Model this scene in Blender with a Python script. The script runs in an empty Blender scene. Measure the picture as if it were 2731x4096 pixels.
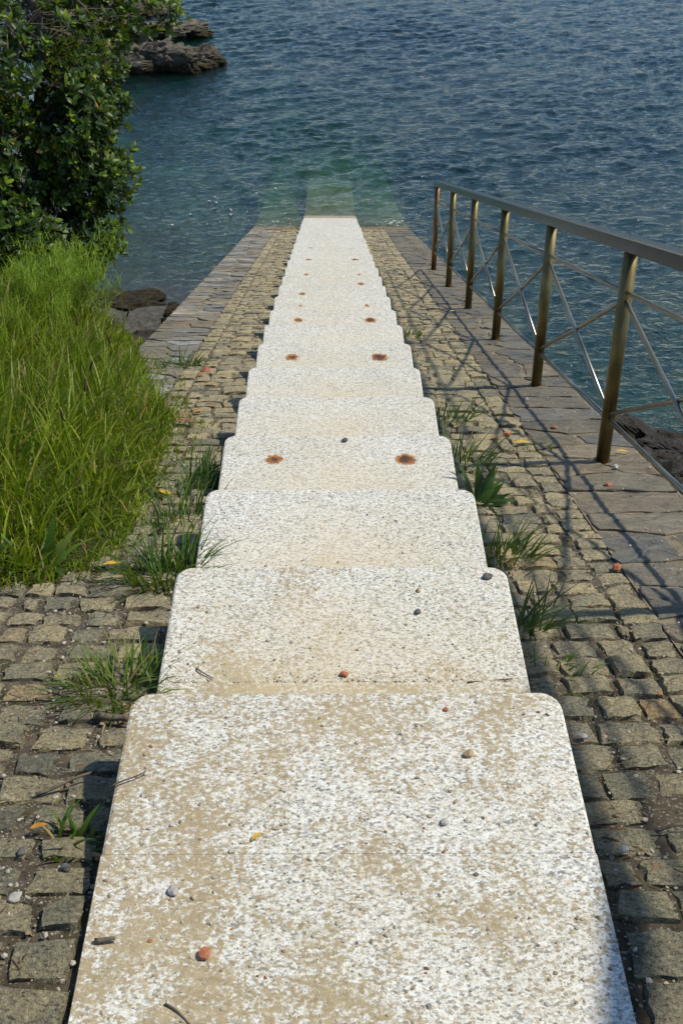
import bpy, math, random
import numpy as np
from mathutils import Vector, noise as mn
rng = np.random.default_rng(7); random.seed(7)
sc = bpy.context.scene; COL = sc.collection
R = math.radians
# ---------------------------------------------------------------- place constants (metres)
T, RISE, HW, E = 0.789, 0.24103, 0.45, 0.19      # tread, rise, half width of the stair, ramp depth below the nosing line
SL = RISE / T
ZW = -5.88                                        # water level
XL, XCL, XCR, XR = -1.305, -0.905, 0.90, 1.335     # ramp edge, cobble/slate joints, ramp edge
YT, SL2 = 19.25, .22                               # below the tide line ramp and steps are flattened, imitating refraction in the shape
def rz(y):                                        # surface of the sloping ramp
    return -np.minimum(np.maximum(y, -0.58), YT) * SL - np.maximum(y - YT, 0) * SL2 - E
def sz(i):                                        # height of step i
    k = max(i - 25, 0); return -min(i, 25) * RISE - .075 * k - .014 * k * k

# ---------------------------------------------------------------- mesh helpers
def mesh_obj(name, V, F, mat, parent=None, smooth=False, attrs=None, loc=None):
    V = np.asarray(V, np.float32)
    me = bpy.data.meshes.new(name)
    if isinstance(F, np.ndarray):
        n, k = F.shape
        me.vertices.add(len(V)); me.vertices.foreach_set('co', V.ravel())
        me.loops.add(n * k); me.loops.foreach_set('vertex_index', F.astype(np.int32).ravel())
        me.polygons.add(n); me.polygons.foreach_set('loop_start', np.arange(0, n * k, k, dtype=np.int32))
        me.update(calc_edges=True)
    else:
        me.from_pydata([tuple(map(float, v)) for v in V], [], [tuple(map(int, f)) for f in F]); me.update()
    me.polygons.foreach_set('use_smooth', np.full(len(me.polygons), smooth, bool))
    for k, a in (attrs or {}).items():
        a = np.asarray(a, np.float32)
        if a.ndim == 1:
            at = me.attributes.new(k, 'FLOAT', 'POINT'); at.data.foreach_set('value', a)
        else:
            at = me.attributes.new(k, 'FLOAT_VECTOR', 'POINT'); at.data.foreach_set('vector', a[:, :3].ravel())
    o = bpy.data.objects.new(name, me); COL.objects.link(o)
    if mat: me.materials.append(mat)
    if parent: o.parent = parent
    if loc is not None: o.location = loc
    return o
def empty(name, loc):
    o = bpy.data.objects.new(name, None); COL.objects.link(o); o.location = loc; o.empty_display_size = .1
    return o
def tag(o, label, cat, group=None, kind=None):
    o['label'] = label; o['category'] = cat
    if group: o['group'] = group
    if kind: o['kind'] = kind
    return o
def struct(o, label, cat):
    return tag(o, label, cat, kind='structure')
class MB:
    def __init__(s): s.v = []; s.f = []; s.a = []
    def add(s, v, f, a=0.0):
        b = len(s.v); s.v += [tuple(p) for p in v]; s.f += [tuple(i + b for i in q) for q in f]
        s.a += [a] * len(v)
    def build(s, name, mat, parent=None, smooth=False, key='tint', off=None):
        V = np.array(s.v, float)
        if off is not None: V = V - np.array(off)
        return mesh_obj(name, V, s.f, mat, parent, smooth, {key: np.array(s.a)})
def tube(pts, rad, n=8, cap=True):
    pts = [Vector(p) for p in pts]; V = []; F = []
    if not hasattr(rad, '__len__'): rad = [rad] * len(pts)
    ref = None
    for i, p in enumerate(pts):
        d = (pts[min(i + 1, len(pts) - 1)] - pts[max(i - 1, 0)]).normalized()
        if ref is None: ref = Vector((0, 0, 1)) if abs(d.z) < .9 else Vector((1, 0, 0))
        u = (ref - d * ref.dot(d)).normalized(); w = d.cross(u); ref = u
        for k in range(n):
            a = 2 * math.pi * k / n
            V.append(p + (u * math.cos(a) + w * math.sin(a)) * rad[i])
    for i in range(len(pts) - 1):
        for k in range(n):
            F.append((i * n + k, i * n + (k + 1) % n, (i + 1) * n + (k + 1) % n, (i + 1) * n + k))
    if cap:
        F.append(tuple(range(n - 1, -1, -1))); F.append(tuple((len(pts) - 1) * n + k for k in range(n)))
    return V, F
def grid(xs, ys, zf):
    X, Y = np.meshgrid(xs, ys); Z = zf(X, Y)
    V = np.stack([X, Y, Z], -1).reshape(-1, 3); nx, ny = len(xs), len(ys)
    i = (np.arange(ny - 1)[:, None] * nx + np.arange(nx - 1)[None]).ravel()
    return V, np.stack([i, i + 1, i + nx + 1, i + nx], 1)
def vnoise(X, Y, scale, seed=0):                 # smooth value noise, vectorised
    x = X * scale + 37.1 * seed; y = Y * scale - 11.7 * seed
    xi = np.floor(x); yi = np.floor(y); fx = x - xi; fy = y - yi
    fx = fx * fx * (3 - 2 * fx); fy = fy * fy * (3 - 2 * fy)
    def h(a, b):
        v = np.sin(a * 127.1 + b * 311.7 + seed * 74.7) * 43758.5453
        return v - np.floor(v)
    return (h(xi, yi) * (1 - fx) + h(xi + 1, yi) * fx) * (1 - fy) + (h(xi, yi + 1) * (1 - fx) + h(xi + 1, yi + 1) * fx) * fy
def sstep(a, b, x):
    t = np.clip((x - a) / (b - a), 0, 1); return t * t * (3 - 2 * t)

# ---------------------------------------------------------------- material helpers
class NT:
    def __init__(s, name):
        s.m = bpy.data.materials.new(name); s.m.use_nodes = True; s.t = s.m.node_tree; s.t.nodes.clear()
        s.out = s.t.nodes.new('ShaderNodeOutputMaterial')
    def n(s, kind, **kw):
        nd = s.t.nodes.new('ShaderNode' + kind)
        for k, v in kw.items():
            if hasattr(nd, k): setattr(nd, k, v)
        return nd
    def set(s, nd, **kw):
        for k, v in kw.items():
            sock = nd.inputs[k.replace('_', ' ')]
            if isinstance(v, bpy.types.NodeSocket): s.t.links.new(v, sock)
            else: sock.default_value = v
        return nd
    def link(s, a, b): s.t.links.new(a, b)
    def pos(s): return s.n('NewGeometry').outputs['Position']
    def attr(s, name, typ='GEOMETRY', out='Fac'):
        return s.n('Attribute', attribute_name=name, attribute_type=typ).outputs[out]
    def map(s, v, scale):
        m = s.n('Mapping'); s.link(v, m.inputs[0]); m.inputs['Scale'].default_value = scale; return m.outputs[0]
    def noise(s, v, scale, detail=3, rough=.55, dist=0.0, out=0):
        nd = s.n('TexNoise'); s.set(nd, Scale=scale, Detail=detail, Roughness=rough, Distortion=dist)
        if v is not None: s.link(v, nd.inputs['Vector'])
        return nd.outputs[out]
    def vor(s, v, scale, out='Color', feature='F1', rand=1.0):
        nd = s.n('TexVoronoi', feature=feature); s.set(nd, Scale=scale, Randomness=rand); s.link(v, nd.inputs['Vector'])
        return nd.outputs[out]
    def ramp(s, f, stops, interp='LINEAR'):
        nd = s.n('ValToRGB'); cr = nd.color_ramp; cr.interpolation = interp
        while len(cr.elements) < len(stops): cr.elements.new(.5)
        for e, (p, c) in zip(cr.elements, stops):
            e.position = p; e.color = (*c, 1) if hasattr(c, '__len__') else (c, c, c, 1)
        s.link(f, nd.inputs[0]); return nd.outputs[0]
    def math(s, op, a, b=None, c=None, clamp=False):
        nd = s.n('Math', operation=op); nd.use_clamp = clamp
        for i, v in enumerate((a, b, c)):
            if v is None: continue
            if isinstance(v, bpy.types.NodeSocket): s.link(v, nd.inputs[i])
            else: nd.inputs[i].default_value = v
        return nd.outputs[0]
    def mix(s, f, a, b, mode='MIX'):
        nd = s.n('Mix', data_type='RGBA', blend_type=mode)
        for i, v in ((0, f), (6, a), (7, b)):
            if isinstance(v, bpy.types.NodeSocket): s.link(v, nd.inputs[i])
            else: nd.inputs[i].default_value = v if i == 0 else (*v, 1)
        return nd.outputs[2]
    def sep(s, v):
        nd = s.n('SeparateXYZ'); s.link(v, nd.inputs[0]); return nd.outputs
    def bump(s, h, strength=.5, dist=.01, normal=None):
        nd = s.n('Bump'); s.set(nd, Strength=strength, Distance=dist); s.link(h, nd.inputs['Height'])
        if normal: s.link(normal, nd.inputs['Normal'])
        return nd.outputs[0]
    def bsdf(s, color, rough=.8, normal=None, metal=0.0, spec=.4):
        b = s.n('BsdfPrincipled'); s.set(b, Roughness=rough, Metallic=metal)
        b.inputs['Specular IOR Level'].default_value = spec
        if isinstance(color, bpy.types.NodeSocket): s.link(color, b.inputs['Base Color'])
        else: b.inputs['Base Color'].default_value = (*color, 1)
        if normal: s.link(normal, b.inputs['Normal'])
        s.link(b.outputs[0], s.out.inputs[0]); return b
def wet(n, col):                                  # algae and sand stain above and below the tide line (a world height)
    p = n.pos(); z = n.sep(p)[2]
    h = n.math('ADD', z, n.math('MULTIPLY', n.noise(p, 3.0, 3), .25))
    m = n.math('SUBTRACT', 1.0, n.math('SMOOTHSTEP', h, ZW + .16, ZW + .34) if False else n.math('DIVIDE', n.math('SUBTRACT', h, ZW + .29), .10, clamp=True))
    alg = n.ramp(n.noise(p, 7.0, 4), [(.3, (.15, .115, .05)), (.55, (.24, .185, .09)), (.75, (.12, .12, .045))])
    dk = n.math('SUBTRACT', 1.0, n.math('DIVIDE', n.math('SUBTRACT', h, ZW - .02), .12, clamp=True))
    alg = n.mix(n.math('MULTIPLY', dk, .9), alg, (.19, .195, .05))
    return n.mix(n.math('MULTIPLY', m, n.math('ADD', .72, n.math('MULTIPLY', dk, .25))), col, alg)

def mat_granite():
    n = NT('granite_speckled'); p = n.pos()
    pd = n.n('VectorMath', operation='MULTIPLY_ADD'); n.link(n.noise(p, 260, 2, out=1), pd.inputs[0])
    pd.inputs[1].default_value = (.006,) * 3; n.link(p, pd.inputs[2])
    q = n.map(pd.outputs[0], (.8, 1.15, 1.0))
    g1 = n.sep(n.vor(q, 185))[0]; g2 = n.sep(n.vor(q, 330))[1]
    base = n.ramp(g1, [(0, (.74, .74, .71)), (.34, (.66, .64, .57)), (.46, (.82, .83, .82)), (.66, (.50, .50, .48)), (.77, (.60, .52, .40)), (.84, (.24, .25, .26)), (.93, (.45, .44, .42))], 'CONSTANT')
    sp = n.ramp(g2, [(0, 1.0), (.62, .74), (.80, .40), (.91, .20)], 'CONSTANT')
    base = n.mix(.62, base, sp, 'MULTIPLY')
    big = n.ramp(n.noise(p, 2.6, 3), [(.3, (.90, .88, .83)), (.7, (1, 1, 1))])
    base = n.mix(1.0, base, big, 'MULTIPLY')
    base = n.mix(1.0, base, (.965, .96, .915), 'MULTIPLY')
    tone = n.attr('tone', 'OBJECT'); base = n.mix(tone, base, (.42, .40, .35))
    # trodden-in dust: patches with a grainy outline
    tr = n.attr('tread_back'); d0 = n.attr('dust', 'OBJECT'); d1 = n.attr('dust_back', 'OBJECT')
    bias = n.math('ADD', d0, n.math('MULTIPLY', d1, n.math('POWER', n.math('MULTIPLY', tr, 1.55), 4.0)))
    px = n.sep(p)
    lean = n.math('MULTIPLY', n.math('MULTIPLY', d0, px[0]), -.9)
    nz = n.math('ADD', n.math('MULTIPLY', n.noise(p, 4.5, 5, .62), .85), n.math('MULTIPLY', n.noise(p, 70, 3, .7), .75))
    nz = n.math('ADD', nz, n.math('MULTIPLY', g1, .13))
    dm = n.math('MULTIPLY', n.math('SUBTRACT', n.math('ADD', n.math('ADD', nz, bias), lean), 1.02), 7.0, clamp=True)
    dustc = n.ramp(n.noise(p, 45, 4, .7), [(.3, (.255, .19, .095)), (.55, (.35, .268, .137)), (.75, (.43, .34, .19))])
    col = n.mix(n.math('MULTIPLY', dm, .9), base, dustc)
    # faint warm wash down the middle of each step
    wash = n.math('MULTIPLY', n.math('SUBTRACT', n.noise(p, 3.4, 4, .6), .44), 3.0, clamp=True)
    col = n.mix(n.math('MULTIPLY', wash, .22), col, (.62, .52, .36))
    ax = n.math('SUBTRACT', 1.0, n.math('MULTIPLY', n.math('ABSOLUTE', px[0]), 1.9))
    old = n.math('MULTIPLY', n.math('MULTIPLY', n.math('ADD', n.math('MULTIPLY', tr, 1.9), .08), ax), n.noise(p, 6.0, 4, .65))
    col = n.mix(n.math('MULTIPLY', old, 1.05, clamp=True), col, (.57, .465, .28))
    # rust stains left by the old bolts
    rr = n.sep(n.attr('rust', 'OBJECT', 'Vector'))    # strength left, strength right, world y
    wob = n.math('MULTIPLY', n.math('SUBTRACT', n.noise(p, 42, 4, .7), .5), .062)
    rust = None
    for i, cx in ((0, -.245), (1, .262)):
        dx = n.math('SUBTRACT', px[0], cx); dy = n.math('MULTIPLY', n.math('SUBTRACT', px[1], rr[2]), .95)
        r = n.math('ADD', n.math('SQRT', n.math('ADD', n.math('MULTIPLY', dx, dx), n.math('MULTIPLY', dy, dy))), wob)
        rad = n.math('MULTIPLY', rr[i], .046)
        m = n.math('DIVIDE', n.math('SUBTRACT', rad, r), .008, clamp=True)
        rust = m if rust is None else n.math('MAXIMUM', rust, m)
        co = n.math('DIVIDE', n.math('SUBTRACT', n.math('MULTIPLY', n.math('SUBTRACT', rr[i], .5), .062), r), .016, clamp=True)
        core = co if i == 0 else n.math('MAXIMUM', core, co)
    rc = n.ramp(n.math('ADD', n.math('MULTIPLY', n.noise(p, 60, 4, .7), .7), n.math('MULTIPLY', core, -.27)), [(.02, (.035, .014, .006)), (.16, (.10, .034, .009)), (.30, (.25, .095, .018)), (.42, (.42, .19, .04))])
    col = n.mix(n.math('MULTIPLY', rust, .97), col, rc)
    col = wet(n, col)
    bh = n.math('ADD', n.math('MULTIPLY', n.noise(p, 240, 3, .6), .6), n.math('MULTIPLY', dm, n.noise(p, 420, 2)))
    n.bsdf(col, .62, n.bump(bh, .45, .004), spec=.35); return n.m
def mat_sett():
    n = NT('granite_sett'); p = n.pos(); t = n.attr('tint')
    g = n.noise(n.map(p, (.8, 1.1, 1)), 105, 5, .86)
    base = n.ramp(g, [(.34, (.05, .05, .046)), (.43, (.21, .192, .145)), (.49, (.42, .382, .28)), (.55, (.35, .312, .22)), (.64, (.74, .70, .585))])
    lich = n.ramp(n.noise(p, 9, 5, .65), [(.34, (.68, .70, .68)), (.5, (1.0, .98, .90)), (.68, (1.20, 1.13, .95))])
    col = n.mix(1.0, base, lich, 'MULTIPLY')
    tn = n.ramp(t, [(0, (.62, .64, .66)), (.25, (.95, .93, .88)), (.6, (1.05, 1.0, .90)), (.97, (1.2, 1.13, .98)), (1, (1.1, .88, .68))])
    col = n.mix(1.0, col, tn, 'MULTIPLY')
    rust = n.math('MULTIPLY', n.math('SUBTRACT', n.noise(p, 6.3, 3), .66), 9, clamp=True)
    col = n.mix(n.math('MULTIPLY', rust, .55), col, (.32, .15, .055))
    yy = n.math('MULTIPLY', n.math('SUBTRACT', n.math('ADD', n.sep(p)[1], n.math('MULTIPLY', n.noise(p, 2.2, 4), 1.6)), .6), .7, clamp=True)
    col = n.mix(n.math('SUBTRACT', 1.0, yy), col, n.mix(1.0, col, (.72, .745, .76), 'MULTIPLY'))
    col = wet(n, col)
    h = n.math('ADD', n.noise(p, 110, 5, .7), n.math('MULTIPLY', n.noise(p, 28, 3), 1.2))
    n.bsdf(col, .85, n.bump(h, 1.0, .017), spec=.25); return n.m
def mat_bed():
    n = NT('sandy_joint_bed'); p = n.pos()
    c = n.ramp(n.noise(p, 16, 6, .7), [(.3, (.055, .044, .028)), (.5, (.135, .108, .07)), (.72, (.24, .195, .13))])
    y = n.sep(p)[1]
    drier = n.math('MULTIPLY', n.math('SUBTRACT', y, 2.0), .22, clamp=True)
    c = n.mix(n.math('MULTIPLY', drier, .45), c, (.20, .165, .11))
    moss = n.math('MULTIPLY', n.math('SUBTRACT', n.noise(p, 5.5, 5, .7), .54), 9, clamp=True)
    c = n.mix(n.math('MULTIPLY', moss, .75), c, n.ramp(n.noise(p, 70, 3), [(.3, (.03, .035, .008)), (.7, (.09, .095, .02))]))
    grit = n.sep(n.vor(p, 210))[0]
    c = n.mix(n.math('MULTIPLY', n.math('GREATER_THAN', grit, .90), .8), c, (.40, .37, .31))
    c = wet(n, c)
    n.bsdf(c, .95, n.bump(n.noise(p, 170, 5, .75), 1.0, .012), spec=.2); return n.m
def mat_slate():
    n = NT('slate_flag'); p = n.pos(); base = n.attr('stone_colour', out='Vector')
    q = n.map(p, (1.0, 2.6, 2.6))
    s1 = n.ramp(n.noise(q, 9, 6, .68, .6), [(.3, (.42, .43, .45)), (.5, (1, .98, .92)), (.68, (1.75, 1.65, 1.4))])
    c = n.mix(1.0, base, s1, 'MULTIPLY')
    br = n.math('MULTIPLY', n.math('SUBTRACT', n.noise(p, 3.6, 7, .74), .41), 6, clamp=True)
    c = n.mix(n.math('MULTIPLY', br, .72), c, n.ramp(n.noise(p, 60, 4, .75), [(.35, (.10, .08, .05)), (.55, (.20, .165, .105)), (.7, (.30, .255, .175))]))
    li = n.math('MULTIPLY', n.math('SUBTRACT', n.noise(p, 38, 4, .6), .66), 14, clamp=True)
    c = n.mix(n.math('MULTIPLY', li, .5), c, (.34, .33, .29))
    c = wet(n, c)
    h = n.math('ADD', n.noise(q, 22, 6, .7), n.math('MULTIPLY', n.noise(p, 120, 3), .25))
    n.bsdf(c, .62, n.bump(h, .9, .014), spec=.4); return n.m
def mat_mortar():
    n = NT('sandy_mortar'); p = n.pos()
    c = n.ramp(n.noise(p, 11, 6, .7), [(.3, (.14, .115, .075)), (.55, (.25, .205, .14)), (.75, (.32, .27, .19))])
    c = wet(n, c)
    n.bsdf(c, .95, n.bump(n.noise(p, 130, 5, .7), .8, .008), spec=.2); return n.m
def mat_rock(name, lo, mid, hi, sc_=3.0, weed=True):
    n = NT(name); p = n.pos()
    c = n.ramp(n.noise(n.map(p, (1, 1, 2.2)), sc_ * 2, 8, .72), [(.3, lo), (.5, mid), (.7, hi)])
    ob = n.noise(p, sc_ * 9, 5, .7)
    c = n.mix(n.math('MULTIPLY', n.math('SUBTRACT', ob, .5), 2.2, clamp=True), c, hi)
    if weed:
        z = n.math('ADD', n.sep(p)[2], n.math('MULTIPLY', n.noise(p, 1.6, 4), .5))
        m = n.math('SUBTRACT', 1.0, n.math('DIVIDE', n.math('SUBTRACT', z, ZW + .38), .16, clamp=True))
        c = n.mix(n.math('MULTIPLY', m, .9), c, n.ramp(n.noise(p, 14, 4), [(.35, (.018, .014, .006)), (.6, (.06, .045, .014)), (.75, (.13, .095, .03))]))
    n.bsdf(c, .85, n.bump(n.noise(n.map(p, (1, 1, 3)), sc_ * 8, 7, .72), 1.0, .09), spec=.3); return n.m
def mat_soil():
    n = NT('grassy_soil'); p = n.pos()
    c = n.ramp(n.noise(p, 7, 6, .7), [(.3, (.03, .032, .01)), (.5, (.055, .06, .016)), (.7, (.10, .085, .04))])
    z = n.sep(p)[2]
    m = n.math('SUBTRACT', 1.0, n.math('DIVIDE', n.math('SUBTRACT', z, -3.6), .7, clamp=True))
    c = n.mix(m, c, n.ramp(n.noise(p, 9, 7, .75), [(.3, (.03, .03, .025)), (.5, (.10, .095, .08)), (.7, (.2, .19, .16))]))
    sand = n.math('SUBTRACT', 1.0, n.math('DIVIDE', n.math('SUBTRACT', z, ZW - .35), .3, clamp=True))
    bed = n.ramp(n.noise(p, .42, 4, .6, .5), [(.40, (.018, .028, .02)), (.50, (.07, .085, .05)), (.60, (.19, .21, .125)), (.75, (.28, .285, .18))])
    bed = n.mix(.5, bed, n.ramp(n.noise(p, 3.0, 4, .65), [(.32, (.018, .024, .014)), (.7, (.17, .175, .105))]))
    c = n.mix(sand, c, bed)
    n.bsdf(c, .95, n.bump(n.noise(p, 20, 6, .75), 1.0, .05), spec=.2); return n.m
def mat_blade(name, stops, trans=.35):
    n = NT(name); t = n.attr('tint')
    c = n.ramp(t, stops)
    d = n.n('BsdfPrincipled'); n.link(c, d.inputs['Base Color']); n.set(d, Roughness=.45); d.inputs['Specular IOR Level'].default_value = .35
    tr = n.n('BsdfTranslucent'); n.link(n.mix(.5, c, (.30, .38, .01)), tr.inputs[0])
    m = n.n('MixShader'); m.inputs[0].default_value = trans
    n.link(d.outputs[0], m.inputs[1]); n.link(tr.outputs[0], m.inputs[2]); n.link(m.outputs[0], n.out.inputs[0]); return n.m
def mat_bark(name, a, b):
    n = NT(name); p = n.pos()
    c = n.ramp(n.noise(n.map(p, (1, 1, .4)), 30, 5, .7), [(.3, a), (.7, b)])
    n.bsdf(c, .85, n.bump(n.noise(p, 60, 4), .6, .01), spec=.2); return n.m
def mat_metal(name, lo, hi, rough, rust=0.0):
    n = NT(name); p = n.pos()
    c = n.ramp(n.noise(p, 7, 3, .5), [(.35, lo), (.65, hi)])
    if rust:
        m = n.math('MULTIPLY', n.math('SUBTRACT', n.noise(p, 12, 5, .7), .5), 5, clamp=True)
        c = n.mix(n.math('MULTIPLY', m, rust), c, (.16, .075, .025))
    rr = n.math('ADD', n.math('MULTIPLY', n.noise(p, 9, 2), .10), rough - .05)
    n.bsdf(c, rr, None, metal=1.0); return n.m
def mat_flat(name, stops, rough=.7, scale=60, bump=.4):
    n = NT(name); p = n.pos()
    n.bsdf(n.ramp(n.noise(p, scale, 4, .6), stops), rough, n.bump(n.noise(p, scale * 3, 3), bump, .002), spec=.3); return n.m
def mat_tint(name, stops, rough=.8):
    n = NT(name); n.bsdf(n.ramp(n.attr('tint'), stops, 'CONSTANT'), rough, spec=.25); return n.m
def mat_water():
    n = NT('sea_water'); p = n.pos()
    w1 = n.noise(n.map(p, (1.0, 1.35, 1)), 5.4, 6, .64, .8)
    w2 = n.noise(n.map(p, (1.0, 1.5, 1)), 14.0, 3, .6)
    b = n.bump(n.math('ADD', w1, n.math('MULTIPLY', w2, .36)), .95, .036)
    fr = n.n('Fresnel'); fr.inputs['IOR'].default_value = 1.34; n.link(b, fr.inputs['Normal'])
    gl = n.n('BsdfGlossy'); n.set(gl, Roughness=.045, Color=(1, 1, 1, 1)); n.link(b, gl.inputs['Normal'])
    t0 = n.n('BsdfTransparent'); t0.inputs[0].default_value = (.97, .99, .98, 1)
    rf = n.n('BsdfRefraction'); n.set(rf, Color=(.97, .99, .98, 1), Roughness=.02, IOR=1.16); n.link(b, rf.inputs['Normal'])
    tr = n.n('MixShader'); tr.inputs[0].default_value = .36; n.link(t0.outputs[0], tr.inputs[1]); n.link(rf.outputs[0], tr.inputs[2])
    m = n.n('MixShader'); n.link(fr.outputs[0], m.inputs[0]); n.link(tr.outputs[0], m.inputs[1]); n.link(gl.outputs[0], m.inputs[2])
    n.link(m.outputs[0], n.out.inputs[0])
    ab = n.n('VolumeAbsorption'); n.set(ab, Color=(.0, .70, .63, 1), Density=.38)
    vs = n.n('VolumeScatter'); n.set(vs, Color=(.12, .58, .74, 1), Density=.013, Anisotropy=.2)
    ad = n.n('AddShader'); n.link(ab.outputs[0], ad.inputs[0]); n.link(vs.outputs[0], ad.inputs[1]); n.link(ad.outputs[0], n.out.inputs['Volume'])
    return n.m

M = {}
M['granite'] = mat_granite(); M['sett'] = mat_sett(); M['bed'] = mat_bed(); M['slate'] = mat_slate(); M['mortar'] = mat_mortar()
M['cliff'] = mat_rock('layered_rock', (.05, .043, .032), (.17, .145, .105), (.36, .31, .23))
M['shore'] = mat_rock('dark_shore_rock', (.022, .02, .017), (.06, .054, .045), (.16, .142, .115), 4)
M['soil'] = mat_soil()
GREEN = [(0, (.05, .085, .006)), (.3, (.115, .18, .007)), (.62, (.20, .275, .009)), (.85, (.30, .34, .02)), (.93, (.33, .28, .09)), (1, (.36, .22, .09))]
M['grass'] = mat_blade('grass_blade', GREEN)
M['tuft'] = mat_blade('weed_blade', [(0, (.02, .05, .008)), (.4, (.05, .11, .012)), (.75, (.11, .19, .02)), (.95, (.2, .2, .05)), (1, (.32, .25, .1))], .3)
M['fennel'] = mat_blade('feathery_leaf', [(0, (.12, .22, .012)), (.6, (.20, .32, .018)), (1, (.28, .38, .03))], .35)
M['leaf'] = mat_blade('glossy_leaf', [(0, (.010, .027, .006)), (.35, (.022, .054, .009)), (.58, (.044, .098, .009)), (.78, (.17, .25, .012)), (.96, (.30, .34, .02)), (.975, (.45, .24, .02)), (1, (.40, .15, .02))], .28)
M['bark'] = mat_bark('grey_bark', (.06, .05, .04), (.20, .18, .15)); M['twig'] = mat_bark('twig_bark', (.07, .055, .04), (.20, .165, .12))
M['post'] = mat_metal('bronzed_steel', (.13, .105, .045), (.22, .18, .085), .50)
M['rusty_post'] = mat_metal('rusting_steel', (.16, .10, .05), (.28, .19, .10), .40, .7)
M['rail'] = mat_metal('dull_steel_rail', (.032, .038, .045), (.055, .063, .072), .20)
M['rod'] = mat_metal('steel_rod', (.22, .20, .165), (.30, .28, .24), .30)
M['seedhead'] = mat_flat('seed_head_brown', [(.3, (.05, .03, .015)), (.7, (.16, .10, .05))])
M['gravel'] = mat_tint('loose_grit', [(0, (.36, .32, .25)), (.45, (.26, .205, .13)), (.72, (.42, .39, .33)), (.90, (.16, .14, .11)), (.95, (.33, .14, .07))])
M['litter'] = mat_tint('plant_litter', [(0, (.07, .045, .025)), (.4, (.17, .11, .06)), (.7, (.30, .23, .13)), (.9, (.25, .11, .04))])
M['yellow_leaf'] = mat_flat('yellow_dead_leaf', [(.3, (.45, .26, .02)), (.7, (.62, .44, .06))], .6, 40)
M['orange_leaf'] = mat_flat('orange_dead_leaf', [(.3, (.30, .12, .015)), (.7, (.50, .25, .03))], .6, 40)
M['brown_leaf'] = mat_flat('brown_dead_leaf', [(.3, (.12, .05, .02)), (.7, (.26, .12, .05))], .7, 40)
M['red_stone'] = mat_flat('brick_red_stone', [(.3, (.28, .09, .04)), (.7, (.42, .16, .08))])
M['white_stone'] = mat_flat('white_stone', [(.3, (.30, .285, .25)), (.7, (.46, .44, .40))])
M['tan_stone'] = mat_flat('tan_stone', [(.3, (.25, .18, .09)), (.7, (.42, .32, .18))])
M['dark_stone'] = mat_flat('dark_grey_stone', [(.3, (.05, .05, .048)), (.7, (.12, .115, .105))])
M['water'] = mat_water()

# ---------------------------------------------------------------- granite steps
def step_block(y0, y1, z, h, round_r=.05, arris=.007):
    """block from y0 (back, towards the camera) to y1 (rounded far corners), top at z"""
    out = [(-HW, y0)]
    for k in range(7):
        a = math.pi - k * math.pi / 12; out.append((-HW + round_r + round_r * math.cos(a), y1 - round_r + round_r * math.sin(a)))
    for k in range(7):
        a = math.pi / 2 - k * math.pi / 12; out.append((HW - round_r + round_r * math.cos(a), y1 - round_r + round_r * math.sin(a)))
    out.append((HW, y0)); n = len(out)
    cx, cy = 0, (y0 + y1) / 2
    def inset(d):
        r = []
        for x, y in out:
            fx = max(0, HW - d) / HW; r.append((x * fx, min(max(y, y0), y1 - d) if y > cy else y))
        return r
    rings = [(out, z - h)] + [(out, z - arris)] + [(inset(arris * .3), z - arris * .3), (inset(arris), z)]
    V = [(x, y, zz) for o, zz in rings for x, y in o]; F = []
    for r in range(3):
        for k in range(n):
            F.append((r * n + k, r * n + (k + 1) % n, (r + 1) * n + (k + 1) % n, (r + 1) * n + k)[::-1])
    top = [3 * n + k for k in range(n)]
    F.append(tuple(top[::-1])[::1]); F.append(tuple(range(n)))
    tb = [min(1, max(0, (y1 - v[1]) / T)) for v in V]
    return V, F, tb
ORD = ['', 'first', 'second', 'third', 'fourth', 'fifth', 'sixth', 'seventh', 'eighth', 'ninth', 'tenth', 'eleventh', 'twelfth', 'thirteenth', 'fourteenth', 'fifteenth', 'sixteenth', 'seventeenth', 'eighteenth', 'nineteenth', 'twentieth', 'twenty-first', 'twenty-second', 'twenty-third', 'twenty-fourth', 'twenty-fifth', 'twenty-sixth', 'twenty-seventh', 'twenty-eighth', 'twenty-ninth', 'thirtieth', 'thirty-first', 'thirty-second', 'thirty-third']
RUST = {3: (.82, .98), 6: (.92, 1.12), 8: (.80, .98), 9: (.42, .5), 10: (.7, .0), 11: (.0, .74), 12: (.55, .42), 14: (.85, .95), 16: (.8, .6)}
LBL = {0: 'broad top granite step covered in tan dust and grit, just past the thin joint', 1: 'granite step just below the top slab, dusty along its back edge',
       2: 'clean granite step second below the dusty top slab, one tiny rust fleck', 3: 'third granite step down with two bright orange rust patches on it',
       6: 'granite step with the two largest dark rust spots, sixth step down', 8: 'granite step with two dark rust spots, eighth below the top slab'}
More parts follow.
